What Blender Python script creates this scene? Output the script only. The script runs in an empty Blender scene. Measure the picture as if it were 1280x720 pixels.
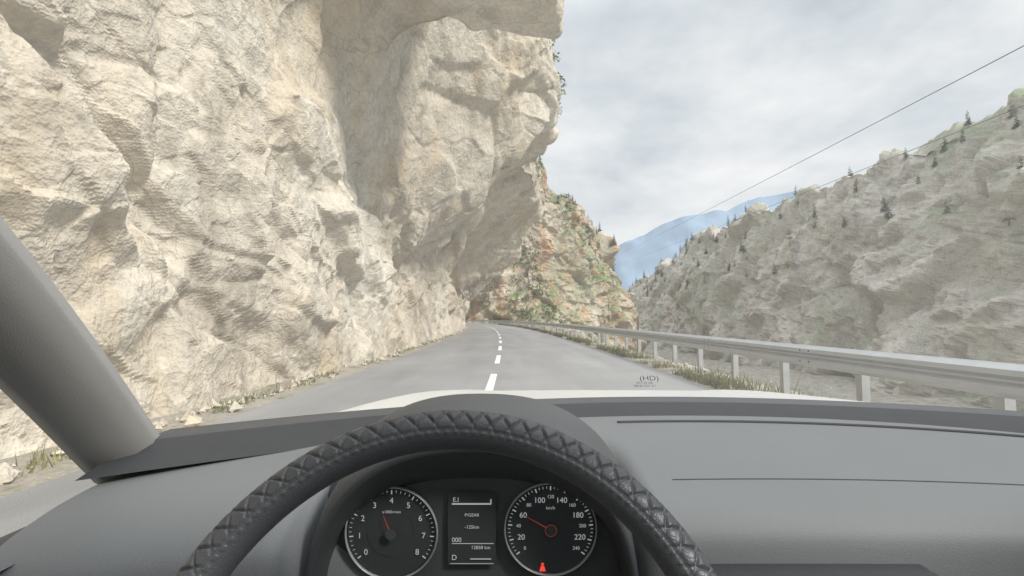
import bpy, math, random
import numpy as np
from mathutils import Vector, Matrix
random.seed(7); rng=np.random.default_rng(7)
sc=bpy.context.scene
sc.view_settings.view_transform='Standard'; sc.view_settings.look='None'; sc.view_settings.exposure=0

# ------------------------------------------------------------------ helpers
def link(o,parent=None):
    sc.collection.objects.link(o)
    if parent is not None: o.parent=parent
    return o
def empty(name):
    e=bpy.data.objects.new(name,None); e.empty_display_size=.2; return link(e)
def mesh_obj(name,V,F,mat,smooth=False,parent=None):
    me=bpy.data.meshes.new(name); me.from_pydata([tuple(v) for v in V],[],F); me.update()
    if smooth: me.polygons.foreach_set('use_smooth',[True]*len(me.polygons))
    if mat: me.materials.append(mat)
    return link(bpy.data.objects.new(name,me),parent)
def grid_faces(n,m,cu=False,cv=False):
    i=np.arange(n if cu else n-1); j=np.arange(m if cv else m-1)
    I,J=np.meshgrid(i,j,indexing='ij'); I=I.ravel(); J=J.ravel()
    I2=(I+1)%n; J2=(J+1)%m
    return np.stack([I*m+J,I2*m+J,I2*m+J2,I*m+J2],1)
def grid_mesh(name,G,mat,smooth=True,parent=None,cu=False,cv=False,flip=False):
    n,m=G.shape[:2]; F=grid_faces(n,m,cu,cv)
    if flip: F=F[:,::-1]
    V=G.reshape(-1,3)
    me=bpy.data.meshes.new(name)
    me.vertices.add(len(V)); me.vertices.foreach_set('co',V.astype(np.float32).ravel())
    me.loops.add(F.size); me.loops.foreach_set('vertex_index',F.astype(np.int32).ravel())
    me.polygons.add(len(F)); me.polygons.foreach_set('loop_start',np.arange(0,F.size,4,dtype=np.int32))
    try: me.polygons.foreach_set('loop_total',np.full(len(F),4,dtype=np.int32))
    except Exception: pass
    me.update(calc_edges=True); me.validate()
    me.polygons.foreach_set('use_smooth',np.full(len(me.polygons),smooth))
    if mat: me.materials.append(mat)
    return link(bpy.data.objects.new(name,me),parent)
def box(name,lo,hi,mat,parent=None,bev=0.0,rot=None):
    lo=Vector(lo);hi=Vector(hi);c=(lo+hi)/2;d=(hi-lo)/2
    V=[(sx*d.x,sy*d.y,sz*d.z) for sx in(-1,1) for sy in(-1,1) for sz in(-1,1)]
    F=[(0,1,3,2),(4,6,7,5),(0,4,5,1),(2,3,7,6),(0,2,6,4),(1,5,7,3)]
    o=mesh_obj(name,V,F,mat,False,parent); o.location=c
    if rot: o.rotation_euler=rot
    if bev:
        b=o.modifiers.new('b','BEVEL'); b.width=bev; b.segments=3
        o.data.polygons.foreach_set('use_smooth',[True]*6)
    return o
def smoothstep(a,b,x):
    t=np.clip((x-a)/(b-a),0,1); return t*t*(3-2*t)

# numpy noise
def hsh(ix,iy,iz,seed):
    with np.errstate(over='ignore'):
        n=(ix.astype(np.int64)*374761393+iy.astype(np.int64)*668265263+iz.astype(np.int64)*1274126177+seed*974711)&0xffffffff
        n=((n^(n>>13))*1274126177)&0xffffffff
        n=((n^(n>>16))*2246822519)&0xffffffff
        n=n^(n>>15)
    return (n&0xffffff)/float(0xffffff)
def vnoise(P,scale,seed):
    Q=P/scale; I=np.floor(Q).astype(np.int64); f=Q-I; f=f*f*(3-2*f); r=0
    for a in(0,1):
        for b in(0,1):
            for c in(0,1):
                w=(f[:,0] if a else 1-f[:,0])*(f[:,1] if b else 1-f[:,1])*(f[:,2] if c else 1-f[:,2])
                r=r+w*hsh(I[:,0]+a,I[:,1]+b,I[:,2]+c,seed)
    return r*2-1
def fbm(P,scale,seed,o=4):
    r=0;a=1
    for k in range(o): r=r+a*vnoise(P,scale,seed+k*17); a*=.5; scale*=.5
    return r/1.6
ROT=np.array(Matrix.Rotation(.5,3,'X')@Matrix.Rotation(.6,3,'Y')@Matrix.Rotation(.35,3,'Z'))
def facet(P,scale,seed,st=(1,1,.6),k=26.):
    # soft-voronoi of tilted planes: angular broken-rock relief without discontinuities
    P=P+np.stack([fbm(P,scale*.8,seed+50+q,2) for q in range(3)],1)*scale*.12
    Q=(P@ROT.T)/(scale*np.array(st)); I=np.floor(Q).astype(np.int64)
    best=np.full(len(P),1e9); second=np.full(len(P),1e9); sw=np.zeros(len(P)); sv=np.zeros(len(P))
    for a in(-1,0,1):
        for b in(-1,0,1):
            for c in(-1,0,1):
                x=I[:,0]+a;y=I[:,1]+b;z=I[:,2]+c
                jx=x+hsh(x,y,z,seed);jy=y+hsh(x,y,z,seed+1);jz=z+hsh(x,y,z,seed+2)
                dx=Q[:,0]-jx;dy=Q[:,1]-jy;dz=Q[:,2]-jz
                d=np.sqrt(dx*dx+dy*dy+dz*dz)
                v=(hsh(x,y,z,seed+3)-.5)*1.1+dx*(hsh(x,y,z,seed+4)-.5)*2.4+dy*(hsh(x,y,z,seed+5)-.5)*2.4+dz*(hsh(x,y,z,seed+6)-.5)*2.4
                w=np.exp(-k*d); sw+=w; sv+=w*v
                m=d<best; second=np.where(m,best,np.minimum(second,d)); best=np.where(m,d,best)
    return sv/np.maximum(sw,1e-30)-.18*(1-smoothstep(0,.10,second-best))
def grid_normals(G):
    du=np.gradient(G,axis=0); dv=np.gradient(G,axis=1)
    n=np.cross(du,dv); n/=np.maximum(np.linalg.norm(n,axis=2,keepdims=True),1e-9); return n

# ------------------------------------------------------------------ materials
def newmat(name):
    m=bpy.data.materials.new(name); m.use_nodes=True; nt=m.node_tree
    return m,nt,nt.nodes['Principled BSDF']
def N(nt,t,**k):
    n=nt.nodes.new(t)
    for a,b in k.items():
        if a in n.inputs.keys(): n.inputs[a].default_value=b
        else: setattr(n,a,b)
    return n
def ramp(nt,src,stops,interp='LINEAR'):
    r=nt.nodes.new('ShaderNodeValToRGB'); r.color_ramp.interpolation=interp
    e=r.color_ramp.elements
    while len(e)<len(stops): e.new(.5)
    for el,(p,c) in zip(e,stops):
        el.position=p; el.color=(c[0],c[1],c[2],1) if hasattr(c,'__len__') else (c,c,c,1)
    nt.links.new(src,r.inputs[0]); return r.outputs[0]
def mix(nt,fac,a,b,mode='MIX'):
    n=nt.nodes.new('ShaderNodeMix'); n.data_type='RGBA'; n.blend_type=mode
    for sock,v in((n.inputs[0],fac),(n.inputs[6],a),(n.inputs[7],b)):
        if isinstance(v,(int,float)): sock.default_value=v
        elif isinstance(v,tuple): sock.default_value=(v[0],v[1],v[2],1)
        else: nt.links.new(v,sock)
    return n.outputs[2]
def mth(nt,op,a,b=None):
    n=nt.nodes.new('ShaderNodeMath'); n.operation=op
    for i,v in enumerate((a,b)):
        if v is None: continue
        if isinstance(v,(int,float)): n.inputs[i].default_value=v
        else: nt.links.new(v,n.inputs[i])
    return n.outputs[0]
def coord(nt,scale=(1,1,1),rot=(0,0,0)):
    tc=nt.nodes.new('ShaderNodeTexCoord'); mp=nt.nodes.new('ShaderNodeMapping')
    mp.inputs['Scale'].default_value=scale; mp.inputs['Rotation'].default_value=rot
    nt.links.new(tc.outputs['Object'],mp.inputs[0]); return mp.outputs[0]
def noise(nt,vec,scale,detail=6,rough=.6):
    n=N(nt,'ShaderNodeTexNoise',Scale=scale,Detail=detail,Roughness=rough); nt.links.new(vec,n.inputs['Vector']); return n.outputs['Fac']
def bump(nt,bs,h,strength,dist,prev=None):
    b=N(nt,'ShaderNodeBump',Strength=strength,Distance=dist); nt.links.new(h,b.inputs['Height'])
    if prev: nt.links.new(prev,b.inputs['Normal'])
    nt.links.new(b.outputs[0],bs.inputs['Normal']); return b.outputs[0]
def simple(name,col,rough=.5,metal=0,spec=.5,var=.12,vs=6,bmp=0,bs_=200):
    m,nt,b=newmat(name); v=coord(nt)
    f=noise(nt,v,vs,2)
    c=mix(nt,f,tuple(x*(1-var) for x in col),tuple(min(1,x*(1+var)) for x in col))
    nt.links.new(c,b.inputs['Base Color']); b.inputs['Roughness'].default_value=rough
    b.inputs['Metallic'].default_value=metal; b.inputs['Specular IOR Level'].default_value=spec
    if bmp: bump(nt,b,noise(nt,v,bs_,0),bmp,.001)
    return m
def rock(name,c1,c2,c3,stain,s=1.0,green=None,stain_amt=.5,cs=.5,bst=.7,gr=(.47,.60)):
    m,nt,b=newmat(name); v=coord(nt)
    n1=noise(nt,v,.16*s,3,.62); n2=noise(nt,v,1.2*s,5,.72); n3=noise(nt,v,8*s,2,.7)
    base=ramp(nt,n1,[(.33,c1),(.5,c2),(.66,c3)])
    base=mix(nt,.6,base,ramp(nt,n2,[(.30,.60),(.5,1.0),(.68,1.2)]),'MULTIPLY')
    base=mix(nt,.45,base,ramp(nt,n3,[(.3,.65),(.7,1.22)]),'MULTIPLY')
    st=noise(nt,coord(nt,(1,1,.35),(.25,.15,0)),.42*s,4,.68)
    base=mix(nt,ramp(nt,st,[(.50,0),(.66,stain_amt)]),base,stain)
    base=mix(nt,ramp(nt,st,[(.32,.6),(.42,0)]),base,tuple(x*.6 for x in c1))
    nn=N(nt,'ShaderNodeTexNoise',Scale=.8*s,Detail=2); nt.links.new(v,nn.inputs['Vector'])
    vor=nt.nodes.new('ShaderNodeTexVoronoi'); vor.feature='DISTANCE_TO_EDGE'; vor.inputs['Scale'].default_value=cs*s
    ad=nt.nodes.new('ShaderNodeVectorMath'); ad.operation='ADD'
    sc_=nt.nodes.new('ShaderNodeVectorMath'); sc_.operation='SCALE'; sc_.inputs['Scale'].default_value=2.4/s
    nt.links.new(nn.outputs['Color'],sc_.inputs[0]); nt.links.new(coord(nt,(1,1,1.6),(.4,.5,.2)),ad.inputs[0]); nt.links.new(sc_.outputs[0],ad.inputs[1])
    nt.links.new(ad.outputs[0],vor.inputs['Vector'])
    base=mix(nt,.5,base,ramp(nt,vor.outputs['Distance'],[(0,.5),(.018,1)]),'MULTIPLY')
    if green:
        g=noise(nt,v,.11*s,4,.7)
        geo=nt.nodes.new('ShaderNodeNewGeometry'); sp=nt.nodes.new('ShaderNodeSeparateXYZ'); nt.links.new(geo.outputs['Normal'],sp.inputs[0])
        up=ramp(nt,sp.outputs['Z'],[(.1,0),(.5,1)])
        gm=mix(nt,1.0,ramp(nt,g,[(gr[0],0),(gr[1],1)]),up,'MULTIPLY')
        base=mix(nt,gm,base,mix(nt,n3,green,tuple(x*1.9 for x in green)))
    nt.links.new(base,b.inputs['Base Color']); b.inputs['Roughness'].default_value=.95; b.inputs['Specular IOR Level'].default_value=.1
    h=mth(nt,'ADD',n2,mth(nt,'MULTIPLY',n3,.16))
    bump(nt,b,h,bst,.42/s)
    return m
M_cliff=rock('pale_rock',(.48,.42,.335),(.57,.52,.435),(.65,.61,.53),(.55,.43,.27),1.0,stain_amt=.45,bst=.5)
M_crag=rock('crag_rock',(.42,.375,.30),(.50,.44,.35),(.56,.50,.42),(.52,.31,.17),.4,green=(.095,.135,.055),stain_amt=.85,bst=.5,gr=(.44,.57))
M_slope=rock('far_slope_rock',(.43,.40,.35),(.50,.465,.41),(.55,.52,.47),(.46,.40,.31),.28,green=(.17,.19,.13),stain_amt=.4,bst=.4,gr=(.46,.62))  # rock colours lightened to carry distance haze

m,nt,b=newmat('asphalt'); v=coord(nt); M_road=m
n1=noise(nt,coord(nt,(1,.10,1)),.9,4,.6); n2=noise(nt,v,90,1,.7); n3=noise(nt,v,.35,3)
c=ramp(nt,n1,[(.3,(.245,.245,.248)),(.7,(.325,.325,.325))])
c=mix(nt,.6,c,ramp(nt,n2,[(.25,.6),(.75,1.35)]),'MULTIPLY'); c=mix(nt,.5,c,ramp(nt,n3,[(.3,.8),(.7,1.15)]),'MULTIPLY')
nt.links.new(c,b.inputs['Base Color']); b.inputs['Roughness'].default_value=.75; b.inputs['Specular IOR Level'].default_value=.4
m,nt,b=newmat('road_paint'); M_paint=m; v=coord(nt)
c=mix(nt,ramp(nt,noise(nt,v,22,4,.75),[(.34,0),(.46,1)]),(.36,.36,.36),(.85,.85,.83)); nt.links.new(c,b.inputs['Base Color']); b.inputs['Roughness'].default_value=.7
m,nt,b=newmat('gravel_ground'); M_ground=m; v=coord(nt)
c=ramp(nt,noise(nt,v,.5,4,.7),[(.3,(.26,.235,.19)),(.5,(.37,.34,.29)),(.7,(.45,.42,.37))])
gn=noise(nt,v,14,3,.75)
c=mix(nt,.6,c,ramp(nt,gn,[(.3,.55),(.7,1.3)]),'MULTIPLY')
c=mix(nt,ramp(nt,noise(nt,v,.8,4,.7),[(.54,0),(.64,.7)]),c,(.13,.15,.07))
nt.links.new(c,b.inputs['Base Color']); b.inputs['Roughness'].default_value=.95; bump(nt,b,gn,.7,.05)
def leafmat(name,a,b2):
    m,nt,b=newmat(name); v=coord(nt)
    nt.links.new(mix(nt,ramp(nt,noise(nt,v,1.3,3,.7),[(.35,0),(.65,1)]),a,b2),b.inputs['Base Color']); b.inputs['Roughness'].default_value=.8
    b.inputs['Specular IOR Level'].default_value=.2
    return m
M_grass=leafmat('dry_grass',(.12,.15,.055),(.31,.28,.15))
M_bush=leafmat('bush_leaves',(.09,.13,.05),(.20,.24,.11))
M_pine=leafmat('pine_needles',(.07,.105,.065),(.15,.18,.12))
M_steel=simple('galvanised_steel',(.48,.50,.51),.45,.5,.5,.15,3)
M_post=simple('post_steel',(.44,.45,.45),.6,.2,.3,.25,5)
M_blue=simple('haze_tinted_mountain',(.255,.33,.42),1,0,0,.14,.004)  # distance haze is put into the blue base colour
M_black=simple('black_trim',(.05,.053,.058),.6,0,.3,.1,20)
M_dash=simple('dash_plastic',(.18,.19,.198),.62,0,.35,.05,5,.3,700)
M_darkplastic=simple('dark_plastic',(.085,.09,.094),.6,0,.35,.08,8,.2,800)
M_visor=simple('visor_leather',(.07,.074,.08),.5,0,.45,.06,8,.3,600)
M_leather=simple('steering_leather',(.075,.08,.088),.38,0,.6,.1,30,.3,900)
M_trim=simple('pillar_fabric',(.30,.295,.285),.9,0,.1,.06,10,.3,900)
M_white=simple('white_car_paint',(.72,.73,.73),.25,0,.5,.02,2)
M_tyre=simple('tyre_rubber',(.04,.04,.04),.9)
M_cable=simple('cable',(.12,.12,.12),.8)
def emis(name,col,st,base=(.02,.02,.02)):
    m,nt,b=newmat(name); b.inputs['Base Color'].default_value=(*base,1)
    b.inputs['Emission Color'].default_value=(*col,1); b.inputs['Emission Strength'].default_value=st; return m
M_dial=simple('dial_face',(.085,.09,.095),.5,0,.3,.05,5)
M_num=emis('dial_backlight',(.85,.88,.9),.32,(.3,.3,.3))
M_ring=simple('dial_chrome',(.44,.46,.47),.4,.3)
M_red=emis('needle_red',(.7,.14,.10),.13,(.26,.05,.04))
M_redlamp=emis('warning_lamp',(1,.08,.05),.9)
M_lcd=simple('lcd_glass',(.062,.067,.072),.35)
m,nt,b=newmat('windshield_glass'); M_glass=m
out=nt.nodes['Material Output']; nt.nodes.remove(b)
tr=nt.nodes.new('ShaderNodeBsdfTransparent'); tl=nt.nodes.new('ShaderNodeBsdfTranslucent'); tl.inputs[0].default_value=(.96,.97,1,1)
mx=nt.nodes.new('ShaderNodeMixShader'); v=coord(nt)
f=ramp(nt,noise(nt,v,3,2,.6),[(.3,.065),(.7,.095)]); nt.links.new(f,mx.inputs[0])  # translucent share puts a pale haze into the glass, lifting dark tones
nt.links.new(tr.outputs[0],mx.inputs[1]); nt.links.new(tl.outputs[0],mx.inputs[2]); nt.links.new(mx.outputs[0],out.inputs[0])
m,nt,b=newmat('sunroof_glass'); M_rooflight=m  # clear pane for the roof opening added to brighten the interior
out=nt.nodes['Material Output']; nt.nodes.remove(b); tr=nt.nodes.new('ShaderNodeBsdfTransparent'); tr.inputs[0].default_value=(.85,.87,.88,1); nt.links.new(tr.outputs[0],out.inputs[0])
M_mirror=simple('mirror_glass',(.8,.8,.8),.03,1.0,.5,.01)

# ------------------------------------------------------------------ road geometry
CAMZ=1.4; F=623.0
def cx(y):
    y=np.asarray(y,float); t=np.clip(y-10,0,None); return -.45-.0006*t*t-.0000035*np.clip(y-50,0,None)**3
def strip(name,offs,ys,z,mat,zs=None):
    G=np.zeros((len(ys),len(offs),3))
    for j,o in enumerate(offs):
        G[:,j,0]=cx(ys)+o; G[:,j,1]=ys; G[:,j,2]=z if zs is None else zs[j]
    return grid_mesh(name,G,mat,False,flip=True)
ys=np.concatenate([np.linspace(-30,80,111),np.linspace(82,270,80)])
strip('road',[-3.55,-1,1.5,4.4],ys,0.0,M_road)
V=[];Fc=[]
s=9.2-6.4*6
while s<230:
    yy=np.linspace(s,s+3.5,6)
    for k in range(6):
        V+= [(cx(yy[k])-.08,yy[k],.004),(cx(yy[k])+.08,yy[k],.004)]
        if k: n=len(V); Fc.append((n-4,n-3,n-1,n-2))
    s+=6.4
mesh_obj('road_marking',V,Fc,M_paint)
offs=np.array([-6000,-600,-60,-12,-6,-4.6,-3.9,-3.55,4.4,4.8,5.3,6.0,7.0,9,12,17,24,34,45,60,80,110,160,400,1500,6000.])
gz=np.array([0,0,0,0,0,.02,-.01,-.012,-.012,.03,.05,-.05,-.9,-3.5,-7,-11,-15,-18,-19,-18,-17,-16,-16,-16,-16,-16.])
yg=np.concatenate([[-3000,-600,-200,-90],np.linspace(-50,120,340),np.linspace(125,400,56),[600,1200,3000,7000]])
G=np.zeros((len(yg),len(offs),3)); yc=np.clip(yg,-50,270)
for j,o in enumerate(offs): G[:,j,0]=cx(yc)+o; G[:,j,1]=yg; G[:,j,2]=gz[j]
P=G.reshape(-1,3); nz=fbm(P,.9,3,3).reshape(G.shape[:2]); nz2=fbm(P,9,5,3).reshape(G.shape[:2])
wj=(np.abs(offs+4.2)<.5)|((offs>4.5)&(offs<8)); G[:,:,2]+=nz*wj*.05
wk=(offs>8)&(offs<200); G[:,:,2]+=nz2*wk*1.6
grid_mesh('ground',G,M_ground,True,flip=True)
m,nt,b=newmat('river_water'); v=coord(nt,(1,.4,1))
nt.links.new(ramp(nt,noise(nt,v,.4,4,.7),[(.4,(.22,.30,.29)),(.7,(.45,.5,.48))]),b.inputs['Base Color']); b.inputs['Roughness'].default_value=.25; bump(nt,b,noise(nt,v,1.5,3),.5,.2)
yr=np.linspace(-200,380,80); G=np.zeros((80,2,3)); G[:,0,0]=cx(np.clip(yr,-50,270))+40; G[:,1,0]=cx(np.clip(yr,-50,270))+62
G[:,:,1]=yr[:,None]; G[:,:,2]=-16.9
grid_mesh('river',G,m,False,flip=True)

# ------------------------------------------------------------------ cliff
S={
-14:[(-4.6,-.3),(-5,2.5),(-5.2,5),(-5.2,8),(-5,11),(-5,13),(-5,16),(-5.5,24),(-14,36)],
 4:[(-4.5,-.3),(-4.9,2.5),(-5.1,5),(-5.0,8),(-4.8,11),(-4.6,13),(-4.4,16),(-5,24),(-12,36)],
 11.6:[(-4.35,-.3),(-4.75,2.5),(-4.9,5),(-4.8,8),(-4.5,10.3),(-4.0,12),(-3.4,15),(-3.5,22),(-8,36)],
 12.6:[(-4.3,-.3),(-4.7,2.5),(-4.85,5),(-4.6,9.6),(-3.4,11.0),(-1.0,10.5),(1.6,10.5),(1.7,13.5),(-3,30)],
 15.2:[(-4.3,-.3),(-4.65,2.5),(-4.75,5),(-4.4,9.4),(-3.2,11.1),(-.6,10.6),(1.9,10.3),(1.7,13.5),(-2,32)],
 16.0:[(-4.3,-.3),(-4.6,2.5),(-4.7,5),(-4.5,7),(-4.0,9),(-3.3,11.5),(-2.4,15),(-1,21),(-3,36)],
 20:[(-4.2,-.3),(-4.6,3),(-4.65,5),(-4.3,6.6),(-3.4,8.8),(-2.2,11.2),(-1.0,15),(-.3,21),(-2,38)],
 27:[(-4.2,-.3),(-4.5,3),(-4.6,4.5),(-1.2,6.9),(1.6,9.9),(3.1,12.2),(3.15,14.5),(1.8,19.5),(-1,38)],
 29.5:[(-4.2,-.3),(-4.8,3),(-5.3,6.2),(-3.6,9.7),(.3,12.3),(3.0,13.2),(3.2,15.2),(2,20),(-1,38)],
 42:[(-4.1,-.3),(-4.8,3),(-5.4,6.3),(-3.8,10.0),(.0,12.6),(3.2,13.9),(3.5,16),(2.2,20),(-1,38)],
 54:[(-4.0,-.3),(-4.6,2.7),(-5.0,5.2),(-3.4,8.2),(.8,11.0),(4.0,13.4),(4.2,17),(2.4,22),(-1,38)],
 60:[(-4,-.3),(-4.3,2),(-4.3,3.2),(-1.7,5.0),(2.5,8.5),(4.6,12.8),(4.5,18),(2.6,24),(-1,38)],
 64:[(-4,-.3),(-4.3,2),(-4.4,4),(-3.9,6.1),(-1.5,9.7),(1.3,14),(2.3,18),(1.6,24),(-1,38)],
 90:[(-4,-.3),(-4.3,2.5),(-4.3,5),(-3.6,8),(-2,11),(1,15),(1,20),(0,28),(-3,38)],
 112:[(-4,-.3),(-4.2,2),(-4,3.5),(-2,6),(1.5,9.5),(5,14),(6,19),(4,26),(0,38)],
 118:[(-4,-.3),(-4.2,2.4),(-4.4,4.5),(-3.6,8),(-1,12),(2,16),(3,20),(2,26),(0,38)],
 150:[(-4,-.3),(-4.3,2.5),(-4.5,5),(-4,9),(-3,13),(-1,18),(0,24),(-2,32),(-6,42)],
 270:[(-4,-.3),(-4.3,2.5),(-4.5,5),(-4,9),(-3,13),(-2,18),(-2,24),(-4,32),(-9,42)]}
ky=np.array(sorted(S)); KS=np.array([S[k] for k in sorted(S)],float)
yy=np.concatenate([np.linspace(-14,3.9,60),np.geomspace(4,270,840)])
seg=[60,60,75,80,80,70,60,44]
tt=np.concatenate([np.linspace(i,i+1,n,endpoint=False) for i,n in enumerate(seg)]+[[8.0]])
def prof(y):
    o=np.array([np.interp(y,ky,KS[:,k,0]) for k in range(9)]); z=np.array([np.interp(y,ky,KS[:,k,1]) for k in range(9)])
    return np.interp(tt,range(9),o),np.interp(tt,range(9),z)
G=np.zeros((len(yy),len(tt),3))
for i,y in enumerate(yy):
    o,z=prof(y); G[i,:,0]=cx(y)+o; G[i,:,1]=y; G[i,:,2]=z
for _ in range(10):
    G[:,1:-1]=.5*G[:,1:-1]+.25*(G[:,2:]+G[:,:-2])
for _ in range(4):
    G[1:-1]=.5*G[1:-1]+.25*(G[2:]+G[:-2])
nrm=grid_normals(G)
if nrm[600,100,0]<0: nrm=-nrm
P=G.reshape(-1,3)
rough=smoothstep(-.3,.5,fbm(P,9,40,3)); lowm=1-smoothstep(4,8,P[:,2]); 
smallamp=np.clip(.16+.45*rough+.5*lowm,0,1.1)
d=facet(P,7.5,100)*.75+facet(P,2.9,200)*.45*np.clip(smallamp+.35,0,1.2)+facet(P,1.25,300,(1,1,.7))*.22*smallamp+facet(P,.55,400,(1,1,.8))*.10*smallamp+fbm(P,1.6,55,4)*.07
far=np.clip(P[:,1]/60,0,1); d+=facet(P,9,500)*.8*far
d*=np.clip(.3+P[:,2]/4,.3,1)
G2=G+nrm*d.reshape(G.shape[:2])[:,:,None]
grid_mesh('rock_cliff',G2,M_cliff,False)

# ------------------------------------------------------------------ crag behind the bend and opposite valley slope
def massif(name,foot,mat,nu,nv,amps,inset,base=-22):
    foot=np.array(foot,float)
    d=np.gradient(foot[:,:2],axis=0); inw=np.stack([-d[:,1],d[:,0]],1); inw/=np.linalg.norm(inw,axis=1,keepdims=True)
    seg=np.r_[0,np.cumsum(np.linalg.norm(np.diff(foot[:,:2],axis=0),axis=1))]; u=np.linspace(0,seg[-1],nu)
    fx=np.interp(u,seg,foot[:,0]);fy=np.interp(u,seg,foot[:,1]);H=np.interp(u,seg,foot[:,2])
    ix=np.interp(u,seg,inw[:,0]);iy=np.interp(u,seg,inw[:,1])
    vk=[0,1,2,3,4,5]
    v=np.concatenate([np.linspace(0,3,int(nv*.8),endpoint=False),np.linspace(3,5,nv-int(nv*.8))])
    zk=np.array([0,.35,.7,1,.93,.0]); 
    G=np.zeros((nu,nv,3)); ins=np.interp(v,vk,inset)
    zz=np.interp(v,vk,zk)
    for i in range(nu):
        G[i,:,0]=fx[i]+ix[i]*ins; G[i,:,1]=fy[i]+iy[i]*ins; G[i,:,2]=base+(H[i]-base)*zz
    for _ in range(3): G[:,1:-1]=.5*G[:,1:-1]+.25*(G[:,2:]+G[:,:-2])
    nr=grid_normals(G)
    if np.sum(nr[:,nv//3,0]*ix+nr[:,nv//3,1]*iy)*(1 if inset[1]>=0 else -1)>0: nr=-nr
    P=G.reshape(-1,3); dd=0
    for k,(s_,a) in enumerate(amps): dd=dd+facet(P,s_,700+k*31,(1,1,.7))*a
    dd=dd+fbm(P,14,77,5)*1.6
    G=G+nr*dd.reshape(nu,nv)[:,:,None]
    grid_mesh(name,G,mat,False)
    return G
crag=[(-60,215,66),(-32,192,74),(-10,176,76),(8,174,74),(16,178,64),(24,184,55),(33,190,51),(43,196,44),(52,208,36),(59,226,28),(65,250,14),(67,290,0),(40,330,-5)]
CG=massif('distant_crag_hill',crag,M_crag,500,280,[(22,3.6),(9,2.1),(4,1.0),(1.8,.4)],[0,2.5,7,15,40,80])
slope=[(92,500,14),(86,410,30),(83,340,40),(81,280,46),(84,220,48),(89,170,49),(93,120,50),(99,70,50),(104,10,50),(112,-60,50),(120,-160,50)]
SG=massif('valley_slope_hill',slope[::-1],M_slope,560,220,[(26,4.6),(11,2.3),(5,1.0),(2.2,.4)],[0,-5,-11,-22,-70,-150])
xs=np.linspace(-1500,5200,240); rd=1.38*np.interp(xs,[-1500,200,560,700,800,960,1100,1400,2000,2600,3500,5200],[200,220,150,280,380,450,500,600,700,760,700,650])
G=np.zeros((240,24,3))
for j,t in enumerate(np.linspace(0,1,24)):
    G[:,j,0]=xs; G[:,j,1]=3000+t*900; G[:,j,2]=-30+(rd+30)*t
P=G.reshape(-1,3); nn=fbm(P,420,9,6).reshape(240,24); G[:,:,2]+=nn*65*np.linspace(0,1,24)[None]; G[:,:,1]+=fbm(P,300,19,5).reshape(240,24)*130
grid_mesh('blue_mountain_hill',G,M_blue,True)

# ------------------------------------------------------------------ vegetation
def leaf_cloud(centers,radii,nper,size,rs):
    V=[];Fc=[]
    for c,r in zip(centers,radii):
        k=nper
        p=rs.normal(size=(k,3)); p/=np.linalg.norm(p,axis=1,keepdims=True); p*=(rs.random((k,1))**.5)*r; p[:,2]*=.75
        for q in p:
            a=rs.normal(size=3);a/=np.linalg.norm(a);b_=np.cross(a,rs.normal(size=3));b_/=np.linalg.norm(b_)
            s_=size*r*(.6+.8*rs.random()); o=np.array(c)+q
            n=len(V); V+=[o-a*s_,o+b_*s_*.6,o+a*s_]; V.append(o-b_*s_*.6); Fc.append((n,n+1,n+2,n+3))
    return V,Fc
cand=[];rad=[]
gp=fbm(CG.reshape(-1,3),22,91,4).reshape(CG.shape[:2])
idx=rng.permutation(CG.shape[0]*CG.shape[1])[:26000]
for q in idx:
    i,j=divmod(q,CG.shape[1]); p=CG[i,j]
    if j>CG.shape[1]*.86: continue
    w=gp[i,j]+.34*(p[0]<26)
    if p[2]<3: w-=.15
    if w>.33 and rng.random()<.2: cand.append(p+np.array([0,-.3,.4])); rad.append(.6+1.4*rng.random()**2)
V,Fc=leaf_cloud(cand[:1600],rad[:1600],26,.26,rng)
mesh_obj('hillside_bushes',V,Fc,M_bush)
def conifer(V,Fc,p,h,rs):
    p=np.array(p); lv=int(9+h)
    n=len(V); 
    for k in range(5):
        a=k*2*math.pi/5; V.append(p+np.array([math.cos(a)*h*.02,math.sin(a)*h*.02,-.5]))
    V.append(p+np.array([0,0,h])); 
    for k in range(5): Fc.append((n+k,n+(k+1)%5,n+5))
    for l in range(lv):
        t=l/lv; z=h*(.15+.85*t); R=h*.24*(1-t)**.8*(.8+.4*rs.random())+.1
        for k in range(9):
            if rs.random()<.15: continue
            a=rs.random()*6.283; r=R*(.6+.5*rs.random()); w=r*.28; ca,sa=math.cos(a),math.sin(a)
            n=len(V); dz=-r*.35
            V+= [p+np.array([0,0,z]),p+np.array([ca*r*.6-sa*w,sa*r*.6+ca*w,z+dz*.5]),p+np.array([ca*r,sa*r,z+dz]),p+np.array([ca*r*.6+sa*w,sa*r*.6-ca*w,z+dz*.4])]
            Fc.append((n,n+1,n+2,n+3))
V=[];Fc=[]
top=int(CG.shape[1]*.8)
for k in range(70):
    i=int(CG.shape[0]*(.18+.42*rng.random())); j=top-int(rng.random()**1.5*60)+4
    conifer(V,Fc,CG[i,j]-np.array([0,0,.3]),2.5+3.8*rng.random(),rng)
stop=int(SG.shape[1]*.8)
for k in range(360):
    i=int(SG.shape[0]*rng.random()); j=stop-int(rng.random()**1.3*90)+6
    conifer(V,Fc,SG[i,j]-np.array([0,0,.4]),3+3.5*rng.random(),rng)
mesh_obj('distant_pine_trees',V,Fc,M_pine)
cand=[];rad=[]
ii=np.where((yy>27)&(yy<50))[0]
for k in range(60):
    i=rng.choice(ii); j=int(390+rng.random()*100)
    if j<G2.shape[1]: cand.append(G2[i,j]); rad.append(.2+.35*rng.random())
V,Fc=leaf_cloud(cand,rad,40,.22,rng); mesh_obj('cliff_shrubs',V,Fc,M_bush)
V=[];Fc=[]
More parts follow.
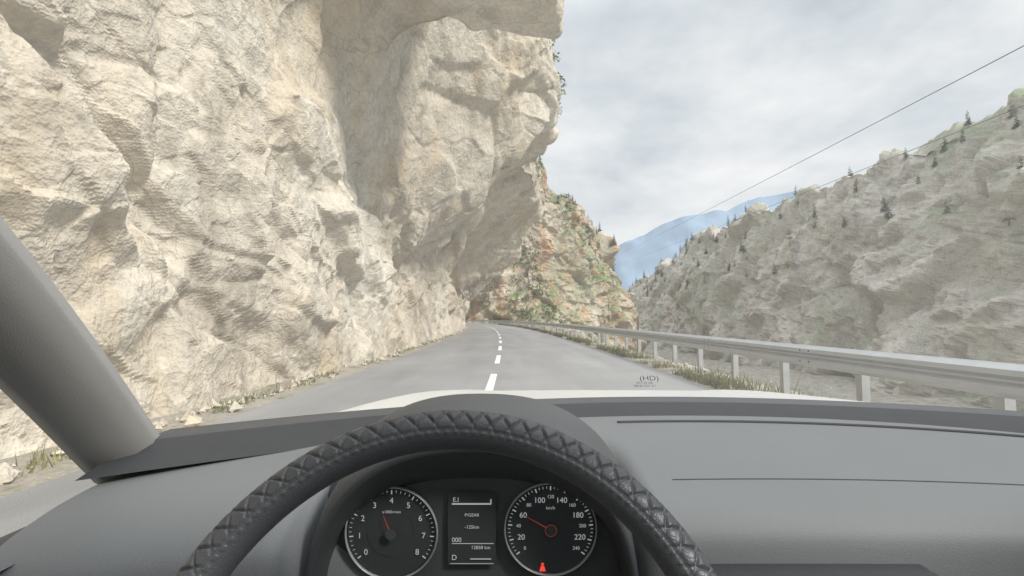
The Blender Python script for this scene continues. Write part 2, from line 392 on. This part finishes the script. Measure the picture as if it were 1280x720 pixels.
for k in range(30000):
    right=rng.random()<.87
    y=4+ (rng.random()**1.8)*110
    if right: o=4.5+abs(rng.normal())*.42
    else: o=-3.9-abs(rng.normal())*.2
    cl=math.sin(y*1.7+o*3)+math.sin(y*.63+1.3)+.6*math.sin(y*4.1)
    if cl<-.4+rng.random()*1.0 or o>6.2: continue
    h=(.05+.19*rng.random()**2)*(1.25 if right else .6); a=rng.random()*6.28; w=.010+.0004*y
    x=cx(y)+o; lx,ly=rng.normal()*.4*h,rng.normal()*.4*h
    n=len(V); V+=[(x-w*math.cos(a),y-w*math.sin(a),-.01),(x+w*math.cos(a),y+w*math.sin(a),-.01),(x+lx,y+ly,h+.02)]; Fc.append((n,n+1,n+2))
mesh_obj('verge_grass',V,Fc,M_grass)
V=[];Fc=[]
for k in range(1100):
    y=4+rng.random()**1.5*80; left=rng.random()<.65
    o=-4.15+rng.normal()*.22 if left else 5.0+rng.normal()*.5
    if not left and o<4.6: continue
    if left and o>-3.65: continue
    r=.025+.09*rng.random()**3; n=len(V)
    for s_ in [(1,0,0),(-1,0,0),(0,1,0),(0,-1,0),(0,0,1),(0,0,-1)]:
        q=np.array(s_)*r*(.6+.7*rng.random())+rng.normal(size=3)*r*.2; V.append((cx(y)+o+q[0],y+q[1],r*.4+q[2]))
    for f in [(0,2,4),(2,1,4),(1,3,4),(3,0,4),(2,0,5),(1,2,5),(3,1,5),(0,3,5)]: Fc.append(tuple(n+q for q in f))
mesh_obj('roadside_rubble',V,Fc,M_cliff)

# ------------------------------------------------------------------ guardrail
gr=empty('guardrail')
prf=[(.0,.62),(-.02,.635),(-.085,.675),(-.085,.725),(-.02,.77),(-.02,.80),(-.085,.845),(-.085,.895),(-.02,.935),(0,.95)]
ya=np.linspace(-16,190,207); GO=5.2
G=np.zeros((len(ya),len(prf),3))
for j,(o,z) in enumerate(prf): G[:,j,0]=cx(ya)+GO+o; G[:,j,1]=ya; G[:,j,2]=z+.02
r=grid_mesh('w_beam',G,M_steel,False,gr); so=r.modifiers.new('s','SOLIDIFY'); so.thickness=.006
def addbox(V,Fc,c,d):
    n=len(V)
    for sx in(-1,1):
        for sy in(-1,1):
            for sz in(-1,1): V.append((c[0]+sx*d[0],c[1]+sy*d[1],c[2]+sz*d[2]))
    for f in [(0,1,3,2),(4,6,7,5),(0,4,5,1),(2,3,7,6),(0,2,6,4),(1,5,7,3)]: Fc.append(tuple(n+q for q in f))
V=[];Fc=[]
for y in np.arange(-15,188,2.0):
    addbox(V,Fc,(cx(y)+GO+.13,y,.42),(.055,.06,.50)); addbox(V,Fc,(cx(y)+GO+.04,y,.80),(.035,.05,.09))
mesh_obj('posts',V,Fc,M_post,parent=gr)
V=[];Fc=[]
for y in np.arange(-12,188,4.0):
    for dz in(.72,.89):
        for dy in(-.12,.12): addbox(V,Fc,(cx(y+dy)+GO-.088,y+dy,dz),(.008,.014,.014))
mesh_obj('splice_bolts',V,Fc,M_cable,parent=gr)
V=[];Fc=[]
addbox(V,Fc,(cx(20.)+GO+.35,20.,.70),(.035,.035,.78))
mesh_obj('delineator_post',V,Fc,M_cable)
pc=empty('power_line')
def cable(name,a,b,r,sag=.3):
    cu=bpy.data.curves.new(name,'CURVE'); cu.dimensions='3D'; cu.bevel_depth=r; sp=cu.splines.new('POLY'); sp.points.add(30)
    for k in range(31):
        t=k/30; p=Vector(a).lerp(Vector(b),t); p.z-=sag*4*t*(1-t); sp.points[k].co=(*p,1)
    cu.materials.append(M_cable); return link(bpy.data.objects.new(name,cu),pc)
cable('wire_1',(38,190,24.5),(9.5,-12,6.2),.013)
cable('wire_2',(42,190,22.5),(10.3,-12,5.3),.012)
def pole(name,x,y,z0,z1):
    V=[];Fc=[]
    for k in range(10):
        a=k*.6283; V.append((x+.16*math.cos(a),y+.16*math.sin(a),z0)); V.append((x+.1*math.cos(a),y+.1*math.sin(a),z1))
    for k in range(10): Fc.append((2*k,2*((k+1)%10),2*((k+1)%10)+1,2*k+1))
    addbox(V,Fc,(x,y,z1-.5),(.8,.05,.06)); return mesh_obj(name,V,Fc,M_post,parent=pc)
pole('pole_1',9.9,-12,-5,7.2)

# ------------------------------------------------------------------ CAR
XC=.34; WR=.34
PIT=math.radians(3.5); cp,sp_=math.cos(PIT),math.sin(PIT)
def c2w(x,u,d): return np.array([x,d*cp-u*sp_,CAMZ+d*sp_+u*cp])
car=empty('car')
xh=np.linspace(-.90,.90,41); yh=np.linspace(1.20,2.25,30); G=np.zeros((30,41,3))
for i,y in enumerate(yh):
    t=(y-1.20)/1.05
    for j,x in enumerate(xh):
        e=abs(x)/.90
        z=1.209-.124*t-max(0,t-.85)*.4-.030*e**8-.02*e**4*(1-t)
        z+= .008*(smoothstep(.45,.6,e)-smoothstep(.75,.95,e))*t
        G[i,j]=(XC+x*(1-.05*t*t),y-e*e*(WR*(1-t)**2+.06),z)
grid_mesh('hood',G,M_white,True,car,flip=True)
st_=[(2.45,.70,.55,.9),(2.36,.84,.35,1.0),(2.2,.90,.28,1.05),(1.9,.93,.26,1.08),(1.2,.94,.25,1.12),(.6,.94,.25,1.15),(-.9,.94,.25,1.16),(-1.8,.92,.28,1.15),(-2.25,.86,.35,1.1)]
G=[]
for y,hw,z0,z1 in st_:
    r_=[(-hw*.9,z1),(-hw*.985,z1-.05),(-hw,(z0+z1)/2),(-hw*.98,z0+.08),(-hw*.85,z0),(hw*.85,z0),(hw*.98,z0+.08),(hw,(z0+z1)/2),(hw*.985,z1-.05),(hw*.9,z1)]
    G.append([(XC+a,y,b) for a,b in r_])
o=grid_mesh('body_shell',np.array(G),M_white,True,car); 
o=mesh_obj('front_bumper',[(XC-.70,2.452,.55),(XC+.70,2.452,.55),(XC+.66,2.452,.9),(XC-.66,2.452,.9)],[(0,1,2,3)],M_black,parent=car)
for i,(wx,wy) in enumerate([(-.86,1.55),(.86,1.55),(-.86,-1.2),(.86,-1.2)]):
    bpy.ops.mesh.primitive_torus_add(major_radius=.25,minor_radius=.095,major_segments=40,minor_segments=14,location=(XC+wx,wy,.335),rotation=(0,math.pi/2,0))
    w=bpy.context.object; w.name='tyre_%d'%i; w.data.materials.append(M_tyre); w.parent=car
def gl(a,t):
    hw=.88-.17*t; y=1.10-.86*t-WR*a*a*(1-.62*t); z=1.217+.45*t+.03*math.sin(math.pi*t)
    return (XC+a*hw,y,z)
ta=np.linspace(-1,1,33); tb=np.linspace(0,1,17)
grid_mesh('windshield',np.array([[gl(a,t) for a in ta] for t in tb]),M_glass,True,car)
G=[[ (XC+a*.91,1.21-WR*a*a,1.192),(XC+a*.90,1.17-WR*a*a,1.219),(XC+a*.895,1.08-WR*a*a,1.219),(XC+a*.89,.98-WR*a*a,1.196)] for a in ta]
grid_mesh('cowl',np.array(G),M_black,True,car)
for sgn,nm in((-1,'a_pillar_left'),(1,'a_pillar_right')):
    G=[]
    for t in np.linspace(-.06,1.04,20):
        x,y,z=gl(sgn,t); w=.036+.008*(1-t)
        ring=[(x-sgn*.008,y+.0,z-.01),(x-sgn*.004,y-.024,z-.026),(x+sgn*w*.6,y-.06,z-.034),(x+sgn*w*1.1,y-.068,z-.02),(x+sgn*w*1.25,y-.04,z+.012),(x+sgn*w*.7,y+.01,z+.02),(x+sgn*.005,y+.02,z+.008)]
        G.append(ring)
    grid_mesh(nm,np.array(G),M_trim,True,car,cv=True)
def roofpt(a,y):
    zz=1.667+.05*math.sin(min(1,(0.24-y)/.6)*math.pi/2)-.06*abs(a)**4
    if y<-1.6: zz-=(-1.6-y)*.5
    return (XC+a*.74,y-.12*a*a*max(0,1-(.24-y)/.4),zz)
def roofpart(nm,a0,a1,y0,y1,mat,n=9,thick=True):
    o=grid_mesh(nm,np.array([[roofpt(a,y) for a in np.linspace(a0,a1,n)] for y in np.linspace(y0,y1,n)]),mat,True,car)
    if thick: so=o.modifiers.new('s','SOLIDIFY'); so.thickness=.03
roofpart('roof_front',-1,1,.24,.10,M_trim); roofpart('roof_left',-1,-.72,.10,-1.0,M_trim); roofpart('roof_right',.72,1,.10,-1.0,M_trim)
roofpart('roof_rear',-1,1,-1.0,-2.0,M_trim); roofpart('sunroof',-.72,.72,.10,-1.0,M_rooflight,9,False)  # unseen clear roof opening, added to let more zenith light into the cabin
box('door_left',(XC-.93,-1.0,.35),(XC-.87,.75,1.155),M_darkplastic,car,.02)
box('door_right',(XC+.87,-1.0,.35),(XC+.93,.75,1.155),M_darkplastic,car,.02)
box('floor',(XC-.82,-1.9,.30),(XC+.82,1.1,.36),M_black,car)
for s_,nm in((-1,'b_pillar_left'),(1,'b_pillar_right')):
    box(nm,(XC+s_*.80-.05,-.75,1.1),(XC+s_*.80+.05,-.60,1.68),M_trim,car,.01,(0,-s_*.2,0))
for sx,nm in((XC-.37,'seat_driver'),(XC+.37,'seat_passenger')):
    box(nm,(sx-.25,-1.05,.5),(sx+.25,-.45,.66),M_darkplastic,car,.05); box(nm+'_back',(sx-.24,-1.2,.66),(sx+.24,-1.05,1.3),M_darkplastic,car,.05,(.2,0,0))
for s_,nm in((-1,'side_mirror_left'),(1,'side_mirror_right')):
    box(nm,(XC+s_*1.08-.10,.40,1.02),(XC+s_*1.08+.10,.50,1.16),M_white,car,.04)
    box(nm+'_glass',(XC+s_*1.08-.08,.392,1.035),(XC+s_*1.08+.08,.397,1.145),M_mirror,car)
    box(nm+'_arm',(min(XC+s_*.90,XC+s_*1.0),.44,1.05),(max(XC+s_*.90,XC+s_*1.0),.48,1.09),M_black,car,.01)
o=box('interior_mirror_housing',(XC-.12,.20,1.575),(XC+.12,.222,1.635),M_black,car,.01); box('interior_mirror_glass',(XC-.112,.1945,1.582),(XC+.112,.198,1.628),M_mirror,car)
def onglass(a,t,dy=-.004): 
    x,y,z=gl(a,t); return Vector((x,y+dy,z-.002))
def text(body,size,loc,rot,mat,parent,name,align='CENTER',sx=1):
    cu=bpy.data.curves.new(name,'FONT'); cu.body=body; cu.size=size; cu.align_x=align; cu.align_y='CENTER'; cu.materials.append(mat)
    o=bpy.data.objects.new(name,cu); o.location=loc; o.rotation_euler=rot; o.scale=(sx,1,1); return link(o,parent)
gm=empty('windshield_mark')
a0=(.268-XC)/.87; p=onglass(a0,.125)
text('(HD)',.014,p,(math.radians(65),0,0),M_black,gm,'logo',sx=1.3)
text('AS-1  E2 43R\n000185 DOT 211',.006,p+Vector((-.008,.002,-.012)),(math.radians(65),0,0),M_black,gm,'code')
# ---- dashboard
db=empty('dashboard')
xs=np.concatenate([np.linspace(-.54,-.252,14),[-.248],np.linspace(-.24,.150,20),[.156],np.linspace(.162,1.22,44)])
def dprof(x):
    b_=-.25<x<.158
    if b_: return [(1.12,1.205),(1.0,1.205),(.86,1.198),(.78,1.18),(.74,1.14),(.72,1.08),(.70,1.0),(.66,.92),(.62,.8)]
    return [(1.12,1.205),(1.0,1.205),(.86,1.198),(.74,1.186),(.64,1.170),(.60,1.150),(.59,1.10),(.57,1.0),(.60,.8)]
def dy_(x,y):
    e=(x-XC)/.88; k=float(np.interp(y,[.6,1.0],[.10,WR])); return y-k*e*e
G=[]
for x in xs:
    e=(x-XC)/.88; G.append([(x,dy_(x,y),z-.02*e**4) for y,z in dprof(x)])
G=np.array(G)
def dens(G,k):
    n=G.shape[1]; t=np.linspace(0,n-1,(n-1)*k+1); H=np.stack([[np.interp(t,range(n),G[i,:,c]) for c in range(3)] for i in range(G.shape[0])]).transpose(0,2,1)
    for _ in range(3): H[:,1:-1]=.5*H[:,1:-1]+.25*(H[:,2:]+H[:,:-2])
    return H
grid_mesh('dash_top',dens(G,5),M_dash,True,db)
box('centre_screen',(XC-.12,.545,.97),(XC+.12,.57,1.105),M_lcd,db,.008)
box('screen_bezel',(XC-.135,.555,.955),(XC+.135,.60,1.118),M_black,db,.008)
def seam(nm,pts,r=.0009):
    cu=bpy.data.curves.new(nm,'CURVE'); cu.dimensions='3D'; cu.bevel_depth=r; s2=cu.splines.new('POLY'); s2.points.add(len(pts)-1)
    for q,(x,y) in enumerate(pts):
        e=(x-XC)/.88; z=np.interp(y,[.60,.64,.74,.86,1.0],[1.150,1.170,1.186,1.198,1.205]); s2.points[q].co=(x,dy_(x,y),z-.02*e**4+.0002,1)
    cu.materials.append(M_black); link(bpy.data.objects.new(nm,cu),db)
seam('dash_seam',[(.22+.045*k,.70) for k in range(21)])
seam('defroster_slot',[(.20+.045*k,.965) for k in range(17)],.0035)
for q,xc_ in enumerate((.94,-.41)):
    box('vent_frame_%d'%q,(xc_-.09,.47,1.03),(xc_+.09,.55,1.11),M_black,db,.015)
    for s_ in range(4): box('vent_slat_%d_%d'%(q,s_),(xc_-.075,.462,1.045+s_*.016),(xc_+.075,.48,1.049+s_*.016),M_darkplastic,db)
# ---- instrument cluster
ic=empty('instrument_cluster'); XB=-.047
def arch(hw,h,zb,y,n=61,p=2.4):
    out=[]
    for k in range(n):
        a=math.pi*k/(n-1); c,s_=math.cos(a),math.sin(a)
        out.append((XB-hw*math.copysign(abs(c)**(2/p),c),y,zb+h*abs(s_)**(2/p)))
    return out
rows=[arch(.186,.130,1.06,.66),arch(.186,.180,1.06,.60),arch(.190,.190,1.06,.592),arch(.196,.199,1.06,.598),arch(.203,.208,1.06,.63),arch(.207,.214,1.06,.665),arch(.206,.206,1.06,.674)]
o=grid_mesh('visor_hood',np.array(rows),M_visor,True,ic)
rows=[arch(.206,.204,1.06,.672),arch(.216,.214,1.06,.680),arch(.226,.224,1.06,.71),arch(.230,.227,1.06,.76),arch(.223,.212,1.06,.82),arch(.20,.175,1.06,.91),arch(.17,.145,1.06,.98)]
grid_mesh('visor_surround',np.array(rows),M_darkplastic,True,ic)
PD=.635
pan=bpy.data.objects.new('panel',None); link(pan,ic)
R3=Matrix(((1,0,0),(0,-sp_,-cp),(0,cp,-sp_)))
mw=R3.to_4x4(); pc0=c2w(0,0,PD); mw.translation=Vector(pc0); pan.matrix_world=mw
S_=PD/F
def L(px,py,h=0): return ((px-640)*S_,(360-py)*S_,h)
def pmesh(name,V,Fc,mat,smooth=False): return mesh_obj(name,V,Fc,mat,smooth,pan)
def disc(name,px,py,r,h,mat,n=64,r0=0):
    c=L(px,py,h); r*=S_; r0*=S_
    if r0:
        V=[];Fc=[]
        for k in range(n):
            a=2*math.pi*k/n; V+=[(c[0]+r0*math.cos(a),c[1]+r0*math.sin(a),h),(c[0]+r*math.cos(a),c[1]+r*math.sin(a),h)]
        for k in range(n): j=(k+1)%n; Fc.append((2*k,2*k+1,2*j+1,2*j))
    else:
        V=[(c[0]+r*math.cos(2*math.pi*k/n),c[1]+r*math.sin(2*math.pi*k/n),h) for k in range(n)]; Fc=[tuple(range(n))]
    return pmesh(name,V,Fc,mat)
def rect(name,x0,y0,x1,y1,h,mat): return pmesh(name,[L(x0,y1,h),L(x1,y1,h),L(x1,y0,h),L(x0,y0,h)],[(0,1,2,3)],mat)
bp=[L(408,790,-.004),L(776,790,-.004)]
for k in range(31):
    a=math.pi*k/30; c,s_=math.cos(a),math.sin(a); bp.append(L(592+184*math.copysign(abs(c)**.8,c),720-165*abs(s_)**.8,-.004))
pmesh('back_plate',bp,[tuple(range(len(bp)))],M_dial)
for nm,gx,gy in(('tachometer',490,665),('speedometer',688,660)):
    disc(nm+'_face',gx,gy,55,.001,M_lcd)
    G=[]
    for k in range(96):
        a=2*math.pi*k/96; ring=[]
        for q in range(8):
            b_=2*math.pi*q/8; rr=(57+1.1*math.cos(b_))*S_; c=L(gx,gy)
            ring.append((c[0]+rr*math.cos(a),c[1]+rr*math.sin(a),.003+.003*math.sin(b_)))
        G.append(ring)
    grid_mesh(nm+'_ring',np.array(G),M_ring,True,pan,cu=True,cv=True)
    disc(nm+'_inner_ring',gx,gy,30,.0016,M_dial,r0=29)
def tick(V,Fc,gx,gy,a,r0,r1,w):
    ca,sa=math.cos(a),math.sin(a); n=len(V)
    for r_,s_ in((r0,-1),(r0,1),(r1,1),(r1,-1)):
        V.append(L(gx+ca*r_-sa*w*s_,gy-(sa*r_+ca*w*s_),.002))
    Fc.append((n,n+1,n+2,n+3))
V=[];Fc=[]
for k in range(41):
    a=math.radians(217-254*k/40); big=k%5==0; tick(V,Fc,490,665,a,48 if big else 50,53,.7 if big else .3)
for k in range(49):
    a=math.radians(217-254*k/48); big=k%4==0; tick(V,Fc,688,660,a,48 if big else 50,53,.7 if big else .3)
pmesh('tick_marks',V,Fc,M_num)
for k in range(9):
    a=math.radians(217-254*k/8); text(str(k),10*S_,L(490+40*math.cos(a),665-40*math.sin(a),.0025),(0,0,0),M_num,pan,'tach_%d'%k)
for k in range(13):
    a=math.radians(217-254*k/12); big=(k*20) in(20,60,100,140,180,220)
    text(str(k*20),(9.5 if big else 6)*S_,L(688+(38 if big else 40)*math.cos(a),660-(38 if big else 40)*math.sin(a),.0025),(0,0,0),M_num,pan,'speed_%d'%k)
text('km/h',5.5*S_,L(688,634,.0025),(0,0,0),M_num,pan,'unit_kmh'); text('x1000r/min',5*S_,L(490,639,.0025),(0,0,0),M_num,pan,'unit_rpm')
def needle(nm,gx,gy,a,ln):
    V=[];ca,sa=math.cos(a),math.sin(a)
    for r_,w in((-6,1.3),(ln,.4)):
        for s_ in(-1,1): V.append(L(gx+ca*r_-sa*w*s_,gy-(sa*r_+ca*w*s_),.006))
    pmesh(nm,V,[(0,1,3,2)],M_red)
needle('speed_needle',688,660,math.radians(151),38); needle('tach_needle',490,665,math.radians(112),26)
disc('speed_hub',688,660,7,.007,M_dial); disc('speed_hub_ring',688,660,7.6,.0072,M_red,r0=6.6); disc('tach_hub',490,665,7,.007,M_dial)
rect('lcd',560,615,620,706,.001,M_lcd)
rect('lcd_bar_top',565,628,614,630,.0022,M_num); rect('lcd_bar_mid',565,678,617,678.8,.0022,M_num); rect('lcd_bar_low',588,697,614,698.2,.0022,M_num); rect('lcd_line_low',563,703,617,703.7,.0022,M_num)
text('E.I',8*S_,L(570,624,.0022),(0,0,0),M_num,pan,'lcd_t1'); text('P/GEAR',5.5*S_,L(590,643,.0022),(0,0,0),M_num,pan,'lcd_t2'); text('-125km',6*S_,L(590,658,.0022),(0,0,0),M_num,pan,'lcd_t3')
text('000',8*S_,L(571,674,.0022),(0,0,0),M_num,pan,'lcd_t4'); text('12858 km',6*S_,L(601,683.5,.0022),(0,0,0),M_num,pan,'lcd_t5'); text('D',9*S_,L(568,696,.0022),(0,0,0),M_num,pan,'lcd_t6'); rect('lcd_fuel',613,623,614.5,629,.0024,M_num)
disc('belt_lamp_head',678,704,1.8,.0022,M_redlamp,16); pmesh('belt_lamp_body',[L(674,713,.0022),L(682,713,.0022),L(680,706,.0022),L(676,706,.0022)],[(0,1,2,3)],M_redlamp)

# ---- steering wheel
sw=empty('steering_wheel'); RW=.188; TR=.0148; TAU=math.radians(30)
topc=(-.0440,-.1095,.385)
ctr=np.array(topc)-RW*np.array([0,math.cos(TAU),math.sin(TAU)])
ex=np.array([1,0,0]); ev=np.array([0,math.cos(TAU),math.sin(TAU)]); en=np.array([0,math.sin(TAU),-math.cos(TAU)])
def wpt(x,v,n):
    p=ctr+ex*x+ev*v+en*n; return c2w(*p)
nu,nv=1500,64; G=np.zeros((nu,nv,3))
th=np.linspace(0,2*np.pi,nu,endpoint=False)[:,None]; ph=np.linspace(0,2*np.pi,nv,endpoint=False)[None]
band=np.exp(-((((ph-math.radians(58)+np.pi)%(2*np.pi))-np.pi)/math.radians(36))**4)
A=th*42; B=ph*2.2
pat=np.minimum(np.abs(np.sin(A+B)),np.abs(np.sin(A-B)))
disp=(smoothstep(.0,.38,pat)-1)*.0028*band
groove=(np.exp(-(((ph-math.radians(18))/.05)**2))+np.exp(-(((ph-math.radians(102))/.05)**2)))*.0014
st2=np.exp(-(((ph-math.radians(109))/.09)**2))*(np.sin(th*170)>0)*.0008
rr=TR+disp-groove+st2
rad=RW+rr*np.cos(ph); nh=rr*np.sin(ph)
X=rad*np.sin(th); Vv=rad*np.cos(th)
PP=ctr+X[...,None]*ex+Vv[...,None]*ev+nh[...,None]*en
G[...,0]=PP[...,0]; G[...,1]=PP[...,2]*cp-PP[...,1]*sp_; G[...,2]=CAMZ+PP[...,2]*sp_+PP[...,1]*cp
grid_mesh('rim',G,M_leather,True,sw,cu=True,cv=True)
def plate(name,pts,n0,n1,mat,bev=.006):
    k=len(pts); V=[wpt(x,v,n0) for x,v in pts]+[wpt(x,v,n1) for x,v in pts]
    Fc=[tuple(range(k)),tuple(range(2*k-1,k-1,-1))]+[(i,(i+1)%k,k+(i+1)%k,k+i) for i in range(k)]
    o=mesh_obj(name,V,Fc,mat,True,sw); b_=o.modifiers.new('b','BEVEL'); b_.width=bev; b_.segments=3; return o
plate('hub',[(.068*math.cos(a),-.015+.055*math.sin(a)) for a in np.linspace(0,2*math.pi,28,endpoint=False)],-.045,-.005,M_visor)
plate('spoke_left',[(-.18,-.03),(-.18,.0),(-.055,.01),(-.055,-.045)],-.03,-.012,M_darkplastic)
plate('spoke_right',[(.18,-.03),(.18,.0),(.055,.01),(.055,-.045)],-.03,-.012,M_darkplastic)
plate('spoke_low',[(-.03,-.05),(.03,-.05),(.02,-.18),(-.02,-.18)],-.03,-.012,M_darkplastic)

# ------------------------------------------------------------------ world & sun
w=bpy.data.worlds.new('World'); sc.world=w; w.use_nodes=True; nt=w.node_tree
for n in list(nt.nodes): nt.nodes.remove(n)
out=nt.nodes.new('ShaderNodeOutputWorld'); bg1=nt.nodes.new('ShaderNodeBackground'); bg2=nt.nodes.new('ShaderNodeBackground'); mxs=nt.nodes.new('ShaderNodeMixShader')
sky=nt.nodes.new('ShaderNodeTexSky'); sky.sky_type='NISHITA'; sky.sun_disc=False
sd=Vector((.64,-.46,.66)).normalized()
sky.sun_elevation=math.asin(sd.z); sky.sun_rotation=math.atan2(sd.x,sd.y)
nt.links.new(sky.outputs[0],bg1.inputs[0]); bg1.inputs[1].default_value=.10
tc=nt.nodes.new('ShaderNodeTexCoord'); sep=nt.nodes.new('ShaderNodeSeparateXYZ'); nt.links.new(tc.outputs['Generated'],sep.inputs[0])
zc=mth(nt,'ADD',mth(nt,'MAXIMUM',sep.outputs['Z'],0.0),.22)
cb=nt.nodes.new('ShaderNodeCombineXYZ'); nt.links.new(mth(nt,'DIVIDE',sep.outputs['X'],zc),cb.inputs[0]); nt.links.new(mth(nt,'DIVIDE',sep.outputs['Y'],zc),cb.inputs[1])
n1=noise(nt,cb.outputs[0],1.7,5,.56)
col=ramp(nt,n1,[(.34,(.54,.60,.65)),(.46,(.64,.69,.73)),(.56,(.77,.80,.82)),(.68,(.89,.90,.91))])
hz=ramp(nt,sep.outputs['Z'],[(.06,.75),(.32,0)])
col=mix(nt,hz,col,(.86,.88,.89))
nt.links.new(col,bg2.inputs[0])
st=ramp(nt,sep.outputs['Z'],[(.52,.42),(.85,1.0)]); nt.links.new(mth(nt,'MULTIPLY',st,2.38),bg2.inputs[1])   # overcast zenith is brighter than the horizon
nt.links.new(ramp(nt,n1,[(.30,.85),(.42,1)]),mxs.inputs[0]); nt.links.new(bg1.outputs[0],mxs.inputs[1]); nt.links.new(bg2.outputs[0],mxs.inputs[2]); nt.links.new(mxs.outputs[0],out.inputs[0])
sl=bpy.data.lights.new('sun','SUN'); sl.energy=3.4; sl.angle=math.radians(12); sl.color=(1,.95,.87)
so=link(bpy.data.objects.new('sun',sl)); so.rotation_euler=sd.to_track_quat('Z','Y').to_euler()

# ------------------------------------------------------------------ camera
cd=bpy.data.cameras.new('camera'); cd.sensor_width=36; cd.lens=F/1280*36; cd.clip_start=.02; cd.clip_end=12000
co=link(bpy.data.objects.new('camera',cd)); co.location=(0,0,CAMZ); co.rotation_euler=(math.pi/2+PIT,0,0)
sc.camera=co
